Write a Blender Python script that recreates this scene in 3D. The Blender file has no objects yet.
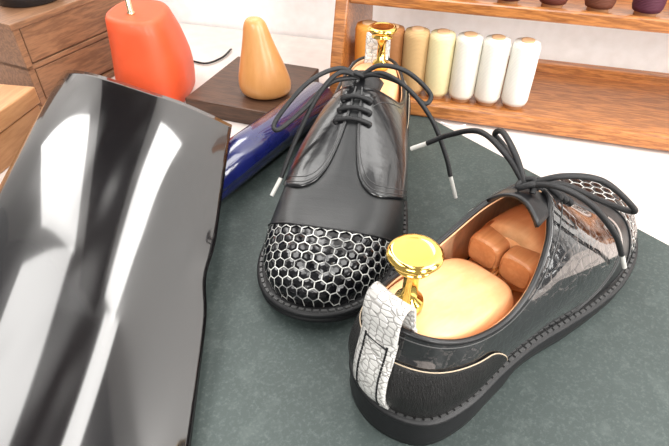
import bpy, math, random
from mathutils import Vector, Matrix
random.seed(4)
C=0.01
scn=bpy.context.scene
scn.view_settings.view_transform='Standard'

# ---------------- material helpers ----------------
def newmat(name):
    m=bpy.data.materials.new(name); m.use_nodes=True
    nt=m.node_tree; b=nt.nodes['Principled BSDF']
    return m,nt,b
def N(nt,t,**k):
    n=nt.nodes.new(t)
    for a,v in k.items(): setattr(n,a,v)
    return n
def plug(nt,sock,v):
    if hasattr(v,'is_output'): nt.links.new(v,sock)
    elif v is not None: sock.default_value=v
def MA(nt,op,a,b=None,c=None):
    n=N(nt,'ShaderNodeMath',operation=op); plug(nt,n.inputs[0],a); plug(nt,n.inputs[1],b); plug(nt,n.inputs[2],c)
    return n.outputs[0]
def VM(nt,op,a,b=None):
    n=N(nt,'ShaderNodeVectorMath',operation=op); plug(nt,n.inputs[0],a); plug(nt,n.inputs[1],b)
    return n.outputs['Value'] if op=='DOT_PRODUCT' else n.outputs[0]
def MIX(nt,f,a,b):
    n=N(nt,'ShaderNodeMix',data_type='RGBA'); plug(nt,n.inputs[0],f); plug(nt,n.inputs[6],a); plug(nt,n.inputs[7],b)
    return n.outputs[2]
def MIXF(nt,f,a,b):
    n=N(nt,'ShaderNodeMix',data_type='FLOAT'); plug(nt,n.inputs[0],f); plug(nt,n.inputs[2],a); plug(nt,n.inputs[3],b)
    return n.outputs[0]
def MR(nt,v,a,b,c=0.,d=1.):
    n=N(nt,'ShaderNodeMapRange'); plug(nt,n.inputs[0],v)
    for i,x in enumerate((a,b,c,d)): n.inputs[i+1].default_value=x
    return n.outputs[0]
def OBJ(nt,scale=(1,1,1)):
    tc=N(nt,'ShaderNodeTexCoord'); mp=N(nt,'ShaderNodeMapping'); mp.inputs['Scale'].default_value=scale
    nt.links.new(tc.outputs['Object'],mp.inputs[0]); return mp.outputs[0]
def NOI(nt,vec,scale,detail=4,rough=.5):
    n=N(nt,'ShaderNodeTexNoise'); plug(nt,n.inputs['Vector'],vec); n.inputs['Scale'].default_value=scale
    n.inputs['Detail'].default_value=detail; n.inputs['Roughness'].default_value=rough
    return n.outputs[0]
def VOR(nt,vec,scale,rand=.8):
    vo=N(nt,'ShaderNodeTexVoronoi',feature='DISTANCE_TO_EDGE'); plug(nt,vo.inputs['Vector'],vec); vo.inputs['Scale'].default_value=scale; vo.inputs['Randomness'].default_value=rand
    return vo.outputs['Distance']
def BUMP(nt,b,h,strength,dist=.001):
    n=N(nt,'ShaderNodeBump'); n.inputs['Strength'].default_value=strength; n.inputs['Distance'].default_value=dist
    plug(nt,n.inputs['Height'],h); nt.links.new(n.outputs[0],b.inputs['Normal']); return n
def col(r,g,b): 
    f=lambda c:((c/255+.055)/1.055)**2.4 if c>10 else c/255/12.92
    return (f(r),f(g),f(b),1)

def simple(name,c,rough=.5,metal=0,spec=.5,bump=None,coat=0):
    m,nt,b=newmat(name); v=OBJ(nt)
    n=NOI(nt,v,60,3)
    k=MIX(nt,n,tuple(x*.85 for x in c[:3])+(1,),tuple(min(1,x*1.12) for x in c[:3])+(1,))
    nt.links.new(k,b.inputs['Base Color'])
    b.inputs['Roughness'].default_value=rough; b.inputs['Metallic'].default_value=metal
    b.inputs['Specular IOR Level'].default_value=spec; b.inputs['Coat Weight'].default_value=coat; b.inputs['Coat Roughness'].default_value=.05
    if bump: BUMP(nt,b,NOI(nt,v,bump[0],4),bump[1],bump[2])
    return m
def wood(name,c1,c2,stretch=(1,12,12),scale=9,rough=.4,coat=.2,rings=7.0):
    m,nt,b=newmat(name); v=OBJ(nt,stretch)
    n1=NOI(nt,v,scale,6,.6)
    n2=NOI(nt,v,scale*6,3,.6)
    w=MA(nt,'FRACT',MA(nt,'MULTIPLY',n1,rings))
    w=MA(nt,'PINGPONG',w,.5); w=MA(nt,'MULTIPLY',w,2.)
    f=MA(nt,'ADD',MA(nt,'MULTIPLY',w,.55),MA(nt,'MULTIPLY',n2,.45))
    k=MIX(nt,f,c1,c2); nt.links.new(k,b.inputs['Base Color'])
    b.inputs['Roughness'].default_value=rough; b.inputs['Coat Weight'].default_value=coat; b.inputs['Coat Roughness'].default_value=.25
    BUMP(nt,b,f,.15,.0005)
    return m

def leather(name,c,rough,grain=900,gs=.25,wr=0,spec=.5,coat=0,coatr=.05,coatior=1.5,cells=0):
    m,nt,b=newmat(name); v=OBJ(nt)
    n=NOI(nt,v,grain,3); h=n
    if wr:
        n2=NOI(nt,OBJ(nt,(1,2.5,1)),40,3,.5); h=MA(nt,'ADD',MA(nt,'MULTIPLY',n,gs),MA(nt,'MULTIPLY',n2,wr))
        if cells:
            vv=VM(nt,'ADD',OBJ(nt,(1,.8,1)),(0,0,0))
            h=MA(nt,'ADD',h,MR(nt,VOR(nt,vv,150,.9),0.,.16,0.,cells))
        BUMP(nt,b,h,1.0,.001)
    else: BUMP(nt,b,n,gs,.0004)
    nt.links.new(MIX(nt,NOI(nt,v,120,4),tuple(x*.7 for x in c[:3])+(1,),tuple(x*1.3 for x in c[:3])+(1,)),b.inputs['Base Color'])
    b.inputs['Roughness'].default_value=rough; b.inputs['Specular IOR Level'].default_value=spec
    b.inputs['Coat Weight'].default_value=coat; b.inputs['Coat Roughness'].default_value=coatr; b.inputs['Coat IOR'].default_value=coatior
    return m

def hexd(nt,p):
    p=VM(nt,'ADD',p,(100.,173.2,0))
    r=(1.,1.7320508,1.); h=(.5,.8660254,0.)
    a=VM(nt,'SUBTRACT',VM(nt,'MODULO',p,r),h)
    b=VM(nt,'SUBTRACT',VM(nt,'MODULO',VM(nt,'SUBTRACT',p,h),r),h)
    a=VM(nt,'MULTIPLY',a,(1,1,0)); b=VM(nt,'MULTIPLY',b,(1,1,0))
    da=VM(nt,'DOT_PRODUCT',a,a); db=VM(nt,'DOT_PRODUCT',b,b)
    s=MA(nt,'LESS_THAN',db,da)
    n=N(nt,'ShaderNodeMix',data_type='VECTOR'); plug(nt,n.inputs[0],s); plug(nt,n.inputs[4],a); plug(nt,n.inputs[5],b)
    g=VM(nt,'ABSOLUTE',n.outputs[1])
    sx=N(nt,'ShaderNodeSeparateXYZ'); nt.links.new(g,sx.inputs[0])
    d=MA(nt,'MAXIMUM',sx.outputs[0],MA(nt,'ADD',MA(nt,'MULTIPLY',sx.outputs[0],.5),MA(nt,'MULTIPLY',sx.outputs[1],.8660254)))
    return d

def upper_mat():
    m,nt,b=newmat('vamp_leather_with_hex_cap'); v=OBJ(nt)
    at=N(nt,'ShaderNodeAttribute',attribute_name='cap'); cap=MA(nt,'GREATER_THAN',at.outputs['Fac'],0.)
    uv=N(nt,'ShaderNodeAttribute',attribute_name='hexuv')
    p=VM(nt,'MULTIPLY',uv.outputs['Vector'],(1.08,1.08,0.))
    d=hexd(nt,p)
    line=MR(nt,d,.442,.468)
    grain=NOI(nt,v,900,3); big=NOI(nt,v,70,3)
    creases=NOI(nt,OBJ(nt,(1,6,1)),22,2,.4)
    silver=MIX(nt,MR(nt,NOI(nt,v,110,3),.35,.65),col(84,84,86),col(228,228,222))
    capc=MIX(nt,line,(.003,.003,.004,1),silver)
    vamp=MIX(nt,NOI(nt,v,30,4),(.009,.0095,.010,1),(.019,.020,.021,1))
    nt.links.new(MIX(nt,cap,vamp,capc),b.inputs['Base Color'])
    nt.links.new(MIXF(nt,cap,.38,MIXF(nt,line,.10,.35)),b.inputs['Roughness'])
    hx=MA(nt,'ADD',MR(nt,d,.24,.44,1.,0.),MA(nt,'MULTIPLY',line,.3))
    h=MIXF(nt,cap,MA(nt,'ADD',MA(nt,'ADD',MA(nt,'MULTIPLY',grain,.12),MA(nt,'MULTIPLY',big,.35)),MA(nt,'MULTIPLY',creases,.5)),hx)
    BUMP(nt,b,h,.8,.0009)
    return m

M={}
M['upper']=upper_mat()
M['patent']=leather('patent_black',(.003,.003,.004,1),.12,300,.04,wr=1.3,coat=1,coatr=.03,coatior=1.75,cells=.2)
M['soft']=leather('soft_shine_black',(.006,.006,.007,1),.28,300,.1,wr=.9,coat=.4,coatr=.10)
M['blackl']=leather('black_leather',(.007,.007,.008,1),.35,700,.3)
def sheetmat():
    m,nt,b=newmat('patent_sheet'); v=OBJ(nt,(2.2,.8,1))
    nt.links.new(MIX(nt,NOI(nt,v,10,3),(.002,.002,.003,1),(.007,.005,.005,1)),b.inputs['Base Color'])
    b.inputs['Roughness'].default_value=.2; b.inputs['Specular IOR Level'].default_value=.25; b.inputs['Coat Weight'].default_value=1; b.inputs['Coat Roughness'].default_value=.06; b.inputs['Coat IOR'].default_value=1.8
    BUMP(nt,b,NOI(nt,v,13,1.,.4),.55,.006); return m
M['sheet']=sheetmat()
M['blue']=leather('blue_patent',(.008,.012,.095,1),.18,80,.1,coat=1,coatr=.06)
M['lining']=leather('peach_lining',col(244,196,152),.6,500,.2)
M['rubber']=simple('black_rubber',(.006,.006,.007,1),.5,bump=(400,.3,.0005))
M['lace']=simple('lace_black',(.006,.006,.007,1),.55,bump=(1500,.6,.0006))
M['stitch']=simple('stitch_thread',(.07,.07,.07,1),.5)
M['cream']=simple('cream_edge',col(186,168,144),.6)
M['aglet']=simple('aglet_plastic',col(200,198,192),.25)
M['brass']=simple('brass',(.95,.62,.16,1),.12,1)
M['steel']=simple('brass_rod',(.75,.62,.38,1),.25,1)
M['treewood']=wood('tree_wood',col(228,168,116),col(244,192,142),(14,1,14),5,.38,.3,4)
M['cedar']=wood('cedar_wood',col(186,120,74),col(212,150,100),(14,1,14),6,.38,.3,4)
M['rackwood']=wood('rack_wood',col(112,60,25),col(210,138,75),(1,9,9),9,.3,.5)
M['walnut']=wood('walnut',col(56,37,26),col(96,66,47),(1,10,10),8,.45,.1)
M['drawerwood']=wood('drawer_wood',col(96,66,46),col(152,110,78),(1,9,9),8,.5,.1)
M['pine']=wood('light_box_wood',col(158,108,68),col(198,148,102),(1,9,9),9,.5,.1,4)
M['beech']=wood('beech_last',col(198,136,76),col(216,158,98),(6,6,1),8,.35,.4,2)
M['orange']=simple('orange_last',col(220,84,44),.5,bump=(200,.08,.0005),coat=.08)
M['tin']=simple('black_tin',(.012,.012,.013,1),.25)
M['whiteplastic']=simple('white_plastic',(.8,.8,.8,1),.4)
def hair():
    m,nt,b=newmat('black_pony_hair'); v=OBJ(nt,(1,1,.10))
    n=NOI(nt,v,1300,4,.7)
    nt.links.new(MIX(nt,n,(.001,.001,.001,1),(.024,.022,.022,1)),b.inputs['Base Color'])
    b.inputs['Roughness'].default_value=.32; BUMP(nt,b,n,1,.0018); return m
M['hair']=hair()
def croc():
    m,nt,b=newmat('silver_croc'); v=OBJ(nt,(1,1,1.5))
    e=MR(nt,VOR(nt,v,200,.7),0.,.12)
    nt.links.new(MIX(nt,e,col(176,172,168),col(230,228,224)),b.inputs['Base Color'])
    b.inputs['Roughness'].default_value=.28; b.inputs['Metallic'].default_value=.15
    BUMP(nt,b,e,.8,.0007); return m
M['croc']=croc()
def thread(name,c):
    m,nt,b=newmat(name); v=OBJ(nt,(1,1,1))
    w=N(nt,'ShaderNodeTexWave',bands_direction='Z'); nt.links.new(v,w.inputs['Vector']); w.inputs['Scale'].default_value=220; w.inputs['Distortion'].default_value=1.5
    nt.links.new(MIX(nt,w.outputs['Fac'],tuple(x*.8 for x in c[:3])+(1,),c),b.inputs['Base Color'])
    b.inputs['Roughness'].default_value=.7; BUMP(nt,b,w.outputs['Fac'],.4,.0006); return m
def matmat():
    m,nt,b=newmat('green_mat'); v=OBJ(nt)
    a=NOI(nt,v,9,5,.6); f=NOI(nt,v,500,3,.6); g=NOI(nt,v,60,5,.7)
    k=MIX(nt,a,col(43,53,51),col(66,76,74))
    k=MIX(nt,MR(nt,f,.5,.75,0.,.45),k,col(96,106,103))
    k=MIX(nt,MR(nt,g,.52,.75,0.,.4),k,col(96,105,102))
    nt.links.new(k,b.inputs['Base Color']); b.inputs['Roughness'].default_value=.6
    BUMP(nt,b,f,.4,.0006); return m
M['mat']=matmat()
M['table']=simple('table_linen',col(222,210,203),.7,bump=(900,.3,.0004))
M['wall']=simple('wall_paint',col(249,247,243),.8,bump=(120,.1,.0005))
M['floor']=wood('floor_wood',col(110,80,55),col(150,112,80),(1,8,8),3)
M['darkcard']=simple('dark_reflection_card',(.004,.0035,.0035,1),.8,spec=.05)  # near-black for the added out-of-view boards mirrored in the sheet

# ---------------- mesh helpers (cm) ----------------
def empty(name,loc=(0,0,0),rz=0):
    o=bpy.data.objects.new(name,None); scn.collection.objects.link(o)
    o.location=[c*C for c in loc]; o.rotation_euler=(0,0,math.radians(rz)); o.empty_display_size=.02
    return o
def mk(name,vs,fs,mats,parent=None,smooth=True,loc=(0,0,0),rz=0,mi=None):
    me=bpy.data.meshes.new(name); me.from_pydata([tuple(c*C for c in v) for v in vs],[],fs); me.update()
    for m in (mats if isinstance(mats,(list,tuple)) else [mats]): me.materials.append(m)
    for p in me.polygons: p.use_smooth=smooth and len(p.vertices)<=4
    if mi:
        for p,i in zip(me.polygons,mi): p.material_index=i
    o=bpy.data.objects.new(name,me); scn.collection.objects.link(o)
    o.location=[c*C for c in loc]; o.rotation_euler=(0,0,math.radians(rz))
    if parent: o.parent=parent
    return o
def bevel(o,w,seg=2):
    m=o.modifiers.new('b','BEVEL'); m.width=w*C; m.segments=seg; m.limit_method='ANGLE'
def solid(o,t,off=1,mo=None):
    m=o.modifiers.new('s','SOLIDIFY'); m.thickness=t*C; m.offset=off
    if mo: m.material_offset=mo; m.material_offset_rim=mo
    return m
def box(name,lo,hi,mat,parent=None,bv=.08,**k):
    x0,y0,z0=lo;x1,y1,z1=hi
    vs=[(x0,y0,z0),(x1,y0,z0),(x1,y1,z0),(x0,y1,z0),(x0,y0,z1),(x1,y0,z1),(x1,y1,z1),(x0,y1,z1)]
    fs=[(0,3,2,1),(4,5,6,7),(0,1,5,4),(1,2,6,5),(2,3,7,6),(3,0,4,7)]
    o=mk(name,vs,fs,mat,parent,smooth=False,**k)
    if bv: bevel(o,bv)
    return o
def prism(name,poly,x0,x1,mat,parent=None,bv=.1):
    n=len(poly); vs=[(x0,y,z) for y,z in poly]+[(x1,y,z) for y,z in poly]
    fs=[tuple(range(n))[::-1],tuple(range(n,2*n))]+[(i,(i+1)%n,n+(i+1)%n,n+i) for i in range(n)]
    o=mk(name,vs,fs,mat,parent,smooth=False); 
    if bv: bevel(o,bv)
    return o
def lathe(name,prof,mats,parent=None,loc=(0,0,0),seg=40,mi=None,sx=1,sy=1):
    vs=[];fs=[];mm=[]
    for r,z in prof:
        for i in range(seg):
            a=2*math.pi*i/seg; vs.append((r*sx*math.cos(a),r*sy*math.sin(a),z))
    for j in range(len(prof)-1):
        for i in range(seg):
            k=(i+1)%seg; fs.append((j*seg+i,j*seg+k,(j+1)*seg+k,(j+1)*seg+i)); mm.append(mi[j] if mi else 0)
    fs.append(tuple(range(seg))[::-1]); mm.append(mi[0] if mi else 0)
    t=(len(prof)-1)*seg; fs.append(tuple(range(t,t+seg))); mm.append(mi[-1] if mi else 0)
    return mk(name,vs,fs,mats,parent,loc=loc,mi=mm)
def cr(p0,p1,p2,p3,t):
    return tuple(.5*((2*b)+(-a+c)*t+(2*a-5*b+4*c-d)*t*t+(-a+3*b-3*c+d)*t**3) for a,b,c,d in zip(p0,p1,p2,p3))
def smoothpts(pts,n=10):
    P=[tuple(2*a-b for a,b in zip(pts[0],pts[1]))]+list(pts)+[tuple(2*a-b for a,b in zip(pts[-1],pts[-2]))]
    out=[]
    for i in range(1,len(P)-2):
        for k in range(n): out.append(cr(P[i-1],P[i],P[i+1],P[i+2],k/n))
    out.append(tuple(pts[-1])); return out
def tube(name,pts,r,mat,parent=None,n=10,loc=(0,0,0)):
    cu=bpy.data.curves.new(name,'CURVE'); cu.dimensions='3D'; cu.bevel_depth=r*C; cu.bevel_resolution=3; cu.use_fill_caps=True
    q=smoothpts(pts,n) if n>1 else pts
    s=cu.splines.new('POLY'); s.points.add(len(q)-1)
    for p,v in zip(s.points,q): p.co=(v[0]*C,v[1]*C,v[2]*C,1)
    s.use_smooth=True
    cu.materials.append(mat); o=bpy.data.objects.new(name,cu); scn.collection.objects.link(o)
    o.location=[c*C for c in loc]
    if parent: o.parent=parent
    return o

# ---------------- shoe ----------------
COLS=[
 [(0,.7,2.6),(0,.1,4.3),(0,.3,6.0),(0,.9,7.4),(0,1.2,8.5)],
 [(2.4,1.6,2.6),(2.6,1.2,4.3),(2.4,1.4,5.9),(2.1,1.8,7.2),(1.9,2.1,8.2)],
 [(3.2,4,2.6),(3.5,3.9,4.1),(3.4,4,5.5),(3.1,4.1,6.6),(2.8,4.2,7.4)],
 [(3.2,7.5,2.5),(3.5,7.5,3.9),(3.5,7.4,5.1),(3.3,7.2,6.2),(3.1,7.0,7.0)],
 [(3.4,11,2.2),(3.8,11,3.7),(3.9,10.8,5.3),(3.5,10.3,6.7),(2.9,9.5,7.7)],
 [(4.0,14.5,1.8),(4.3,14.4,3.6),(4.2,14.0,5.8),(3.3,12.9,7.8),(2.2,11.6,9.2)],
 [(4.6,18,1.5),(4.8,17.8,3.3),(4.4,17.0,5.8),(3.0,15.2,8.1),(1.3,12.8,10.3)],
 [(4.9,21.3,1.4),(5.05,21.1,3.1),(4.2,19.9,5.4),(2.4,17.3,7.6),(.85,13.3,10.7)],
 [(4.4,25,1.5),(4.5,24.8,3.1),(3.5,23.2,5.0),(1.8,19.2,6.8),(.5,13.5,10.8)],
 [(2.7,27.9,1.8),(2.75,27.8,3.3),(2.0,25.9,4.8),(1.0,20.7,6.25),(.25,13.5,10.85)],
 [(0,28.9,1.9),(0,29.0,3.4),(0,26.8,4.8),(0,21.2,6.1),(0,13.5,10.85)]]
def gcol(i,r,side):
    sg=1
    if i>10: i=20-i; sg=-sg
    if i<-10: i=-20-i; sg=-sg
    if i<0: sg=-sg; i=-i
    def g(r):
        x,y,z=COLS[i][r]; return (x*sg,y,z)
    if r<0: a,b=g(0),g(1); p=tuple(2*u-v for u,v in zip(a,b))
    elif r>4: a,b=g(4),g(3); p=tuple(2*u-v for u,v in zip(a,b))
    else: p=g(r)
    x,y,z=p
    q=max(0,y/29)
    w=.55*q*q - .35*math.sin(math.pi*min(1,q))
    return (x+side*w,y,z)
class Shoe:
    def __init__(s,side): s.side=side
    def P(s,a,t):
        i=int(math.floor(a)); fa=a-i; t=min(max(t,0),1)*4; j=min(int(t),3); ft=t-j
        rows=[]
        for r in range(j-1,j+3):
            rows.append(cr(*[gcol(i+k,r,s.side) for k in (-1,0,1,2)],fa))
        return Vector(cr(*rows,ft))
    def S(s,a,t,off=0):
        p=s.P(a,t)
        if off:
            e=.03; t0=max(t-e,0); t1=min(t+e,1)
            da=s.P(a+e,t)-s.P(a-e,t); dt=s.P(a,t1)-s.P(a,t0)
            n=da.cross(dt)
            if n.length<1e-9: n=Vector((0,0,1))
            n.normalize()
            ctr=Vector((0,p.y*.8+2,3))
            if n.dot(p-ctr)<0: n=-n
            p=p+n*off
        return p

def shoe(name,loc,rz,side,lace_sets,qmat,capoff):
    R=empty(name,loc,rz); S=Shoe(side)
    na,nt_=176,44; vs=[];fs=[]
    for j in range(nt_+1):
        for i in range(na): vs.append(tuple(S.S(-10+20*i/na,j/nt_)))
    for j in range(nt_):
        for i in range(na):
            k=(i+1)%na; fs.append((j*na+i,j*na+k,(j+1)*na+k,(j+1)*na+i))
    o=mk('upper',vs,fs,[M['upper'],M['lining']],R)
    me=o.data
    at=me.attributes.new('cap','FLOAT','POINT'); uv=me.attributes.new('hexuv','FLOAT_VECTOR','POINT')
    for i,(x,y,z) in enumerate(vs):
        at.data[i].value=y-capoff-.85*z
        d=max(0,5.2-z); dx,dy=x,(y-22.5); l=math.hypot(dx,dy)+1e-6; 
        uv.data[i].vector=(x+dx/l*d*.8,y+dy/l*d*.8,0)
    solid(o,.18,-1,1)
    def capt(a):
        lo,hi=0.,.75
        f=lambda t:(lambda p:p.y-capoff-.85*p.z)(S.P(a,t))
        if f(0.02)<0: return None
        for _ in range(30):
            m=(lo+hi)/2
            if f(m)>0: lo=m
            else: hi=m
        return lo
    pts=[]
    k=6.4
    while k<=13.6:
        t=capt(k if k<=10 else k-20)
        if t is not None and t>.01: pts.append(tuple(S.S(k if k<=10 else k-20,t,.05)))
        k+=.1
    if len(pts)>4: tube('cap_seam',pts,.07,M['blackl'],R,1)
    # quarters
    def amax(t):
        u=min(1,t/.95); u=u*u*(3-2*u)*.6+.4*u*u; return 5.4+(9.3-5.4)*u
    for sg,nm in ((1,'quarter_a'),(-1,'quarter_b')):
        vs=[];fs=[];n1,n2=70,44
        for j in range(n2+1):
            t=j/n2
            for i in range(n1+1):
                a=sg*amax(t)*i/n1; vs.append(tuple(S.S(a,t,.03)))
        for j in range(n2):
            for i in range(n1):
                q=j*(n1+1)+i; f=(q,q+1,q+n1+2,q+n1+1); fs.append(f if sg>0 else f[::-1])
        q=mk(nm,vs,fs,qmat,R); 
        me=q.data; me.update(); f=me.polygons[len(me.polygons)//2]; cpt=Vector((0,8*C,4*C))
        if f.normal.dot(f.center-cpt)<0: me.flip_normals()
        solid(q,.14,1)
        for dd in (.16,.34):
            tube(nm+'_seam',[tuple(S.S(sg*(amax(t/30)-dd),t/30,.185)) for t in range(31)],.03,M['stitch'],R,1)
        tube(nm+'_collar_seam',[tuple(S.S(sg*(7.2*t/50),.93,.185)) for t in range(51)],.03,M['stitch'],R,1)
    tube('topline',[tuple(S.S(-8.5+17*i/120,1,.06)) for i in range(121)],.17,M['blackl'],R,1)
    # heel counter
    vs=[];fs=[];n1,n2=60,20
    tt=lambda a:.62-.5*max(0,(abs(a)-2.3)/.7)**2
    for j in range(n2+1):
        for i in range(n1+1):
            a=-2.95+5.9*i/n1; vs.append(tuple(S.S(a,tt(a)*j/n2,.18)))
    for j in range(n2):
        for i in range(n1):
            q=j*(n1+1)+i; fs.append((q,q+1,q+n1+2,q+n1+1))
    q=mk('heel_counter',vs,fs,M['hair'],R); me=q.data; f=me.polygons[len(me.polygons)//2]
    if f.normal.dot(f.center-Vector((0,8*C,4*C)))<0: me.flip_normals()
    solid(q,.15,1)
    tube('counter_edge',[tuple(S.S(-2.95+5.9*i/60,tt(-2.95+5.9*i/60)+.01,.3)) for i in range(61)],.035,M['cream'],R,1)
    # sole
    def outline(off,n=144):
        r=[]
        for i in range(n):
            a=-10+20*i/n; p=S.P(a,0); q1=S.P(a+.05,0)-S.P(a-.05,0); nn=Vector((q1.y,-q1.x,0)).normalized()
            if nn.dot(Vector((p.x,p.y-min(max(p.y,4),24),0)))<0: nn=-nn
            r.append((p+nn*off))
        return r
    def zb(y):
        if y<8: return 0.0
        if y<9: return .9*(y-8)
        if y<14: return .9-.75*(y-9)/5
        if y<21: return .15
        return .15+.75*((y-21)/8)**2
    rings=[]
    o1=outline(-.25);o2=outline(.1);o3=outline(.62);o35=outline(.7);o4=outline(.54)
    rings.append([(p.x,p.y,p.z+.05) for p in o1])
    rings.append([(p.x,p.y,p.z+.05) for p in o2])
    rings.append([(p.x,p.y,p.z+.0) for p in o3])
    rings.append([(p.x,p.y,p.z-.2) for p in o35])
    rings.append([(p.x,p.y,p.z-.42) for p in o3])
    rings.append([(p.x,p.y,p.z-.46) for p in o4])
    rings.append([(p.x,p.y,p.z-.58) for p in o4])
    rings.append([(p.x,p.y,min(p.z-.64,zb(p.y)+.6)) for p in o3])
    rings.append([(p.x,p.y,zb(p.y)) for p in o4])
    vs=[v for r in rings for v in r]; n=144; fs=[]
    for j in range(len(rings)-1):
        for i in range(n):
            k=(i+1)%n; fs.append((j*n+i,j*n+k,(j+1)*n+k,(j+1)*n+i))
    fs.append(tuple(range((len(rings)-1)*n,len(rings)*n))); 
    mk('sole',vs,fs,M['rubber'],R); 
    ins=outline(-.35); mk('insole',[(p.x,p.y,p.z+.2) for p in ins],[tuple(range(144))],M['lining'],R)
    vs=[];fs=[]; o6=outline(.38,120)
    for i in range(0,120):
        p=o6[i]; q=o6[(i+1)%120]; d=(q-p)*.34; c=(p+q)/2; nn=Vector((d.y,-d.x,0)).normalized()*.09; b=len(vs)
        for z in (0.0,.17):
            for w in (-d-nn,d-nn,d+nn,-d+nn): vs.append((c.x+w.x,c.y+w.y,c.z+z))
        fs+= [(b+4,b+5,b+6,b+7),(b,b+1,b+5,b+4),(b+1,b+2,b+6,b+5),(b+2,b+3,b+7,b+6),(b+3,b,b+4,b+7)]
    mk('welt_stitches',vs,fs,M['stitch'],R,smooth=False)
    # tongue
    vs=[];fs=[];n1,n2=12,10
    for j in range(n2+1):
        v=j/n2; y=14.2-2.9*v; z=10.35+.8*v
        for i in range(n1+1):
            u=i/n1*2-1; w=1.3+.5*v*(1-.3*v); x=u*w
            vs.append((x+side*(-.2),y-.25*u*u*v,z-.75*u*u*(.4+v)+.15))
    for j in range(n2):
        for i in range(n1):
            q=j*(n1+1)+i; fs.append((q,q+1,q+n1+2,q+n1+1))
    q=mk('tongue',vs,fs,M['blackl'],R); solid(q,.22,0)
    # shoe tree heel block
    cx=side*-.1
    levels=[(3.0,1.6,9.6,2.4),(4.5,1.0,10.2,2.8),(6.0,1.1,10.6,2.8),(7.1,1.35,10.6,2.65),(7.9,1.6,10.4,2.4),(8.05,1.8,10.1,2.2)]
    vs=[];fs=[];n=64
    for z,y0,y1,w in levels:
        for i in range(n):
            a=2*math.pi*i/n; ca,sa=math.cos(a),math.sin(a)
            yy=(y0+y1)/2+(y1-y0)/2*math.copysign(abs(sa)**(.42 if sa>0 else .8),sa)
            zz=z-.28*max(0,(yy-3))*(z/8.3)
            vs.append((cx+w*math.copysign(abs(ca)**.6,ca),yy,zz))
    for j in range(len(levels)-1):
        for i in range(n):
            k=(i+1)%n; fs.append((j*n+i,j*n+k,(j+1)*n+k,(j+1)*n+i))
    base=(len(levels)-1)*n
    cy=5.8
    for s_ in (.66,.33):
        b0=len(vs)
        for i in range(n):
            x,y,z=vs[base+i]; yy=cy+(y-cy)*s_; vs.append((cx+(x-cx)*s_,yy,8.10-.28*max(0,(yy-3))))
        src=base if s_==.66 else b0-n
        for i in range(n):
            k=(i+1)%n; fs.append((src+i,src+k,b0+k,b0+i))
    fs.append(tuple(range(len(vs)-n,len(vs)))); fs.append(tuple(range(n))[::-1])
    mk('shoe_tree_heel',vs,fs,M['treewood'],R)
    def cyl_y(nm,st,dx,mat,zs=1.1,z0=5.9,sl=0,ex=1):
        vs=[];fs=[];n=32
        for y,r in st:
            for i in range(n):
                a=2*math.pi*i/n; c_,s_=math.cos(a),math.sin(a)
                vs.append((cx+dx+r*math.copysign(abs(c_)**ex,c_),y,z0+sl*(y-st[0][0])+r*zs*math.copysign(abs(s_)**ex,s_)))
        for j in range(len(st)-1):
            for i in range(n):
                k=(i+1)%n; fs.append((j*n+i,j*n+k,(j+1)*n+k,(j+1)*n+i))
        fs.append(tuple(range(n))); fs.append(tuple(range((len(st)-1)*n,len(st)*n)))
        return mk(nm,vs,fs,mat,R)
    pr=[(11.35,.95),(11.38,1.06),(11.5,1.13),(11.8,1.17),(13.6,1.18),(13.8,.9)]
    cyl_y('shoe_tree_fore_a',pr,1.2,M['cedar'],.95,6.0,0,.55)
    cyl_y('shoe_tree_fore_b',pr,-1.2,M['cedar'],.95,6.0,0,.55)
    cyl_y('shoe_tree_toe',[(12.6,2.0),(12.9,2.7),(14,2.95),(17,3.1),(21,2.9),(24,1.9)],0,M['treewood'],.9,5.4,-.22)
    tube('shoe_tree_rod',[(cx,7,5.2),(cx,10,5.2),(cx,14,5.1)],.25,M['steel'],R)
    lathe('shoe_tree_knob',[(.75,7.3),(.8,7.7),(.75,8.0),(.42,8.2),(.38,9.7),(.5,10.1),(.85,10.35),(1.0,10.42),(1.0,10.52),(.7,10.6),(.8,10.75),(1.25,10.9),(1.4,11.08),(1.4,11.2),(1.25,11.36),(.98,11.42),(.92,11.38),(.3,11.45)],M['brass'],R,loc=(cx-.5,2.95,.75))
    # pull tab
    path=[(.05,3.0),(-.35,4.2),(-.35,5.8),(.0,7.4),(.2,8.6),(.25,9.6),(.5,10.45),(.95,10.65),(1.3,10.3),(1.45,9.3),(1.6,8.3),(1.75,7.2)]
    pp=smoothpts(path,6); vs=[];fs=[];n1=10
    for (y,z) in pp:
        for i in range(n1+1):
            u=i/n1*2-1; vs.append((u*1.15,y+.22*u*u*(1 if z<8.5 else .4),z))
    for j in range(len(pp)-1):
        for i in range(n1):
            q=j*(n1+1)+i; fs.append((q,q+1,q+n1+2,q+n1+1))
    q=mk('heel_pull_tab',vs,fs,M['croc'],R); solid(q,.16,0)
    for sx in (-.72,.72):
        for i in range(2,22,1):
            (y,z),(y2,z2)=pp[i],pp[i+1]
            o_=.22*.43-.11
            tube('tab_stitch',[(sx,y+o_,z),(sx,y+(y2-y)*.7+o_,z+(z2-z)*.7)],.06,M['blackl'],R,1)
    tube('tab_stitch_end',[(-.72,pp[2][0]-.04,pp[2][1]),(.72,pp[2][0]-.04,pp[2][1])],.06,M['blackl'],R,1)
    tube('tab_stitch_top',[(-.72,pp[21][0]-.04,pp[21][1]),(.72,pp[21][0]-.04,pp[21][1])],.06,M['blackl'],R,1)
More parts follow.
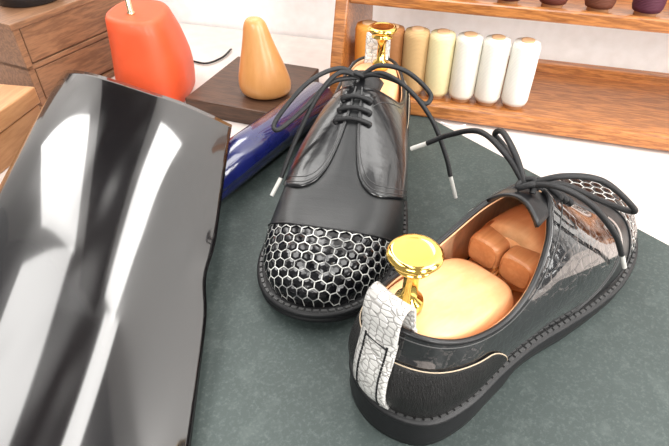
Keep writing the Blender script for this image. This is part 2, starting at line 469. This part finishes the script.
    for k,t in enumerate((.965,.935,.905)):
        a=S.S(8.2 if k<1 else 8.3,t,.32); b=S.S(-(8.2 if k<1 else 8.3),t,.32)
        a=a+Vector((.35,0,-.1)); b=b+Vector((-.35,0,-.1)); m=(a+b)/2+Vector((0,0,.28))
        tube('lace_bar_%d'%k,[tuple(a-Vector((0,0,.25))),tuple(a),tuple(m),tuple(b),tuple(b-Vector((0,0,.25)))],.19,M['lace'],R)
    for i,pts in enumerate(lace_sets['cords']):
        tube('lace_%d'%i,pts,.19,M['lace'],R,12)
    for i,(p,q) in enumerate(lace_sets['aglets']):
        tube('aglet_%d'%i,[p,q],.17,M['aglet'],R,1)
    return R

K=(-.1,12.6,11.35)
knot=[(.5,12.4,11.2),(0.2,12.9,11.75),(-.4,12.7,11.5),(-.3,12.2,11.3),(.3,12.5,11.7),(.5,13,11.3)]
left_laces={'cords':[knot,
  [K,(1.5,13.2,12.2),(3.6,15,11.6),(5.6,17.2,9.4),(5.3,17.9,8.9),(3.8,16.2,9.8),(2,14,11.3),K],
  [K,(1.4,13.6,12.0),(2.8,15.2,10.6),(4.2,17.2,7.6),(5.0,19.0,5.2)],
  [K,(-1.6,12.5,12.4),(-3.8,12.3,12.0),(-5.8,12.6,10.5),(-5.4,13.4,10.0),(-3.5,13.2,11.4),(-1.4,12.9,11.8),K],
  [K,(-2,13,12.0),(-4.2,13.8,11.2),(-6.2,14.4,9.2),(-7.7,15.0,6.4),(-8.3,15.4,4.8)]],
  'aglets':[((-8.3,15.4,4.8),(-9.0,15.8,3.0)),((5.0,19.0,5.2),(5.5,20.2,4.2))]}
right_laces={'cords':[knot,
  [K,(-2,13.2,12.3),(-5,14.8,12.0),(-7.8,15.6,10.2),(-9.3,15.3,9.0)],
  [K,(-1.6,13.4,12.5),(-3.6,15.2,12.4),(-4.6,16.2,11.4),(-3.4,15.6,11.2),(-1.5,13.6,11.6),K],
  [K,(1.4,13.6,12.3),(3.0,15.6,11.8),(4.6,17.8,9.6),(4.3,18.2,9.0),(2.9,16.6,9.9),(1.3,14.2,11.4),K],
  [K,(1.5,12.9,12.0),(3.2,14.2,11.0),(4.6,16,8.6),(5.2,17.4,6.4)]],
  'aglets':[((-9.3,15.3,9.0),(-10.4,14.9,8.2)),((5.2,17.4,6.4),(5.5,18.3,4.9))]}
Z0=.3
shoe('leather_derby_shoe',(4.5,51.8,Z0),168.2,1,left_laces,M['soft'],19.9)
shoe('leather_derby_shoe.001',(2.0,16.0,Z0),-47,-1,right_laces,M['patent'],18.5)

# ---------------- room ----------------
W16=math.radians(16.9)
box('floor',(-220,-180,-77),(220,75.1,-75),M['floor'],bv=0,rz=-16.9)
box('wall_back',(-220,0,-75),(220,8,170),M['wall'],bv=0,loc=(75.2*math.sin(W16),75.2*math.cos(W16),0),rz=-16.9)
T=empty('work_table',(0,0,0),-16.9)
box('table_top',(-90,-35,-3),(75,74.8,0),M['table'],T)
for i,(x,y) in enumerate(((-85,-30),(70,-30),(-85,66),(70,66))):
    box('table_leg_%d'%i,(x-3,y-3,-75),(x+3,y+3,-3),M['walnut'],T)
ang=math.degrees(math.atan2(-.613,-.79))
mt=mk('cutting_mat',[(x,y,z) for z in (0.02,.3) for x,y in ((0,0),(75,0),(75,62),(0,62))],
   [(3,2,1,0),(4,5,6,7),(0,1,5,4),(1,2,6,5),(2,3,7,6),(3,0,4,7)],M['mat'],smooth=False,loc=(6.4,59.6,0),rz=ang)
bevel(mt,.1)

# ---------------- thread rack ----------------
RK=empty('thread_rack',(8.8,54.1,.31),-16.9)
prof=[(0,0),(15,0),(15,26),(9,26),(5.5,20),(3,12.5),(.8,6),(0,3)]
prism('side_left',prof,-9.9,-8.4,M['rackwood'],RK,.2)
prism('side_right',prof,46,47.4,M['rackwood'],RK,.2)
box('bottom_shelf',(-8.4,1,.3),(46,14,1.4),M['rackwood'],RK)
box('front_lip',(-8.4,0,0.0),(46,1.1,1.8),M['rackwood'],RK,.3)
box('back_rail',(-8.4,13.6,.3),(46,14.8,2.6),M['rackwood'],RK)
box('upper_shelf',(-8.4,3.4,11.1),(46,14,11.8),M['rackwood'],RK)
box('upper_lip',(-8.4,2.9,10.9),(46,3.7,12.2),M['rackwood'],RK,.2)
box('upper_back_rail',(-8.4,13.6,11.1),(46,14.8,14.0),M['rackwood'],RK)
for i,(x,y) in enumerate(((-9,13),(46,13),(45,1))): box('foot_%d'%i,(x-.6,y-.6,-.31),(x+.6,y+.6,.3),M['rackwood'],RK,.05)
ca,sa=math.cos(W16),-math.sin(W16)
def rk(x,y,z): return (8.8+x*ca-y*sa,54.1+x*sa+y*ca,z+.31)
card=simple('spool_card',col(200,158,118),.7)
def spool(x,y,z,c,h=7.6,r=1.45):
    mt=thread('thread',c)
    pr=[(.95,0),(1.05,.0),(1.05,.45),(r*.9,.46),(r,.9),(r*1.02,h*.5),(r,h-.8),(r*.9,h-.3),(.7,h-.2),(.7,h-.05),(.5,h-.05)]
    return lathe('thread_spool',pr,[card,mt],loc=rk(x,y,z),mi=[0,0,0,1,1,1,1,1,0,0,0,0,0],seg=32)
for x,c in ((-3.4,col(160,104,56)),(-.6,col(196,160,110)),(2.2,col(230,216,168)),(5.1,col(238,233,220)),(8.0,col(240,237,226)),(11.0,col(242,240,232))): spool(x,3.1,1.42,c,7.6)
spool(-6.4,4,1.42,col(226,150,60),7.4)
cu=[col(150,80,40),col(90,36,28),col(120,50,30),col(90,40,30),col(100,44,30),col(110,60,40),col(90,40,60),col(60,30,24),col(120,80,50)]
for i,c in enumerate(cu): spool(-5+4.4*i,5.3,11.82,c)

# ---------------- walnut board + wooden last ----------------
box('walnut_board',(0,0,0.02),(11.6,13,2.0),M['walnut'],bv=.15,loc=(-17.3,55.2,0),rz=-20)
wl=lathe('wooden_shoe_form',[(1.6,0),(2.6,.1),(2.95,.6),(3.05,1.4),(2.8,2.6),(2.35,4.0),(1.9,5.4),(1.55,6.6),(1.35,7.5),(1.1,8.2),(.6,8.6)],[M['beech']],loc=(-7.9,56.3,2.02),sx=1,sy=.8)
for v in wl.data.vertices:
    z=v.co.z/C; v.co.x+= -.0009*z; v.co.y+=.0006*z
wl.modifiers.new('ss','SUBSURF').render_levels=2
# ---------------- orange last ----------------
OL=empty('orange_shoe_last',(-22.0,55.0,0),-3)
lv=[(0.02,1,10.5,3.6,0),(.5,.3,11.5,3.95,0),(1.6,-.1,12,4.0,0),(3,-.3,12,3.95,.1),(4.5,-.1,11.5,3.85,.15),(6,.2,10.8,3.7,.15),(7.5,.4,10.2,3.5,.1),(9,.6,9.4,3.25,0),(10,.75,8.9,3.05,-.1),(10.35,1.0,8.6,2.85,-.15),(10.45,1.4,8.2,2.5,-.15)]
vs=[];fs=[];n=64
for z,y0,y1,w,dx in lv:
    for i in range(n):
        a=2*math.pi*i/n; cc,ss=math.cos(a),math.sin(a)
        f=1+.10*(-ss)
        xx=w*f*math.copysign(abs(cc)**.62,cc)+dx
        vs.append((xx,(y0+y1)/2+(y1-y0)/2*math.copysign(abs(ss)**.8,ss),z-(.09*xx*(z/10.4)**2)))
for j in range(len(lv)-1):
    for i in range(n):
        k=(i+1)%n; fs.append((j*n+i,j*n+k,(j+1)*n+k,(j+1)*n+i))
fs.append(tuple(range(n))[::-1]); fs.append(tuple(range((len(lv)-1)*n,len(lv)*n)))
mk('last_body',vs,fs,M['orange'],OL)
lathe('last_rod',[(.45,0),(.45,.3),(.3,.4),(.28,6),(.3,6.2)],M['steel'],OL,loc=(-.4,3.2,10.35))

# ---------------- blue roll ----------------
def spiral_roll(name,p,length,r,rz,mat,turns=2.5):
    vs=[];fs=[];n=int(turns*32)
    prof=[]
    for i in range(n+1):
        a=2*math.pi*i/32; rr=r-(.16*(n-i)/32)
        prof.append((rr*math.cos(a),r+rr*math.sin(a)))
    for x in (0,length):
        for y,z in prof: vs.append((x,y,z))
    for i in range(n): fs.append((i,i+1,n+2+i,n+1+i))
    o=mk(name,vs,fs,mat,loc=p,rz=rz); solid(o,.1,0); return o
dx,dy=math.cos(math.radians(59)),math.sin(math.radians(59))
spiral_roll('blue_leather_roll',(-1.7-26*dx,53.8-26*dy,.36),26,2.1,59,M['blue'])

# ---------------- patent leather sheet ----------------
near=[(-7.6,.45),(-9.3,1.5),(-12,2.7),(-15,3.5),(-18,3.9),(-21,3.8),(-23.4,3.0),(-24.8,1.9),(-24.8,1.0),(-23.2,.5),(-20,.45)]
far=[(-9.6,5.2),(-11.5,6.2),(-14.2,7.3),(-17.5,8.1),(-21,8.7),(-24.2,8.7),(-26.8,7.8),(-28.2,5.8),(-28.2,3.0),(-26.6,1.0),(-23,.5)]
nr=smoothpts([(a,b,0) for a,b in near],6); fr=smoothpts([(a,b,0) for a,b in far],6)
vs=[];fs=[];nn=60
for j in range(nn+1):
    v=j/nn
    for i,(p,q) in enumerate(zip(nr,fr)):
        u=i/(len(nr)-1)
        e=v*v*(3-2*v)*.5+v*.5
        x=p[0]+(q[0]-p[0])*v; z=p[1]+(q[1]-p[1])*e
        yf=43.2+max(0,u)*10.5*min(1,u*1.6) ; y=6+(yf-6)*v
        z+=.35*math.exp(-((u-.04)/.08)**2)*math.exp(-((v-.55)/.07)**2)
        x+=-.35*math.exp(-((u-0)/.1)**2)*math.exp(-((v-.52)/.05)**2)
        z+=.10*math.sin(v*9+u*5)*math.sin(math.pi*min(1,u*1.5))*(.3+.7*v)*(1 if u<.6 else 0)
        vs.append((x,y,max(z,.42)))
L=len(nr)
for j in range(nn):
    for i in range(L-1):
        q=j*L+i; fs.append((q,q+L,q+L+1,q+1))
sh=mk('patent_leather_sheet',vs,fs,M['sheet']); solid(sh,.12,0)

# ---------------- wooden drawers ----------------
DB=empty('wooden_drawer_box',(-34.3,55.6,0),64)
box('carcass_top',(-.3,-.3,9.6),(19.4,14.2,10.3),M['drawerwood'],DB)
box('carcass_bottom',(-.3,-.3,0.02),(19.4,14.2,.7),M['drawerwood'],DB)
box('carcass_mid',(0,0,4.95),(19,14,5.5),M['drawerwood'],DB)
box('carcass_left',(0,0,.7),(.8,14,9.6),M['drawerwood'],DB)
box('carcass_right',(18.2,0,.7),(19,14,9.6),M['drawerwood'],DB)
box('carcass_back',(0,13.3,.7),(19,14,9.6),M['drawerwood'],DB)
for r,(z0,z1) in enumerate(((.85,4.85),(5.6,9.5))):
    box('drawer_%d'%r,(.95,.1,z0),(18.05,13,z1),M['drawerwood'],DB,.12)
SB=empty('small_wooden_box',(-33.4,41.0,0),80)
box('box_body',(0,0,0.02),(10,9,3.4),M['pine'],SB,.12)
box('box_lid',(-.2,-.2,3.55),(10.2,9.2,5.4),M['pine'],SB,.15)
box('box_hinge_strip',(.4,.3,3.35),(9.6,8.7,3.6),M['walnut'],SB,.02)
PT=empty('shoe_polish_tin',(-35.8,64,10.32),0)
lathe('tin_base',[(3.3,0),(3.5,.1),(3.5,2.0),(3.3,2.1)],M['tin'],PT)
lathe('tin_lid',[(3.6,2.0),(3.7,2.1),(3.7,3.3),(3.5,3.5),(2.9,3.55),(.5,3.6)],M['whiteplastic'],PT)
tube('power_cable',[(x,y,z) for x,y,z in ((-20,70,.25),(-17.6,69,.3),(-15.8,71,.3),(-15,74,.3))],.15,M['tin'])
tube('white_string',[rk(3.6,-.8,.15),rk(4.5,-1.2,.15),rk(5.6,-1.2,.15),rk(6.3,-.6,.15)],.1,M['whiteplastic'])

# ---------------- light ----------------
w=bpy.data.worlds.new('W'); scn.world=w; w.use_nodes=True
w.node_tree.nodes['Background'].inputs[0].default_value=(1,.99,.975,1); w.node_tree.nodes['Background'].inputs[1].default_value=.38
def area(name,loc,target,sx,sy,e,c=(1,.98,.95),up='Y'):
    l=bpy.data.lights.new(name,'AREA'); l.shape='RECTANGLE'; l.size=sx; l.size_y=sy; l.energy=e; l.color=c
    o=bpy.data.objects.new(name,l); scn.collection.objects.link(o); o.location=loc
    o.rotation_euler=(Vector(target)-Vector(loc)).to_track_quat('-Z',up).to_euler()
LR=9.5
def wall_panel(name,x0,x1,z0,z1,rad):  # upright lamp panel before the back wall; no window is modelled
    xc=(x0+x1)/2; y=.86-.304*(xc+.25)-.03
    area(name,(xc,y,(z0+z1)/2),(xc-.29,y-.957,(z0+z1)/2),x1-x0,z1-z0,math.pi*(x1-x0)*(z1-z0)*rad)
wall_panel('added_light_1',-1.0,-.46,.5,1.41,LR*.75)  # added out of view for the bright left flank on the sheet
wall_panel('added_light_2',-.18,-.03,.42,1.41,LR)  # added lamp, mirrored as the bright stripe right of the dark band
def top_panel(name,x0,x1,y0,y1,z,rad):  # downward lamp panel added overhead, not a ceiling fixture
    area(name,((x0+x1)/2,(y0+y1)/2,z),((x0+x1)/2,(y0+y1)/2+.0001,0),x1-x0,y1-y0,math.pi*(x1-x0)*(y1-y0)*rad)
top_panel('added_top_light_1',-1.05,-.49,-.1,.92,1.42,LR*.75)  # carries the left flank reflection on towards the near sheet
top_panel('added_top_light_2',-.13,.03,-.1,.78,1.42,LR)  # added to continue the bright stripe along the near sheet
top_panel('added_top_light_3',.45,1.3,-.4,.5,1.42,7.5)  # extra overhead lamp on the right, added for brightness
area('added_light_3',(1.35,-.35,.65),(.2,.2,.05),.5,.9,math.pi*.45*13)  # added side lamp for highlights on the right shoe's quarter
area('added_light_4',(.75,-1.1,.75),(.15,.5,.05),.35,.9,math.pi*.315*22)  # lamp added in front to brighten the back wall
area('added_light_5',(-.5,-1.3,1.1),(.1,.7,.05),.8,.6,math.pi*.48*12)  # extra lamp behind the camera, aimed at the back wall
box('dark_reflection_board',(-9,-3,32),(9,0,150),M['darkcard'],bv=.2,loc=(-30,85.3,0),rz=-16.9)  # unseen dark board added so the sheet mirrors a black band
box('dark_reflection_strip',(-48,-20,143),(-12,76,150),M['darkcard'],bv=.2)  # unseen dark strip added overhead, extends the black band in the reflection

cam=bpy.data.cameras.new('camera'); co=bpy.data.objects.new('camera',cam); scn.collection.objects.link(co)
cam.sensor_width=36; cam.lens=28; cam.clip_start=.01
co.location=(0,0,.295); co.rotation_euler=(math.radians(50),0,0); scn.camera=co

# square the room to the world axes
bpy.context.view_layer.update()
Rz=Matrix.Rotation(W16,4,'Z')
for o in list(scn.objects):
    if o.parent is None: o.matrix_world=Rz@o.matrix_world
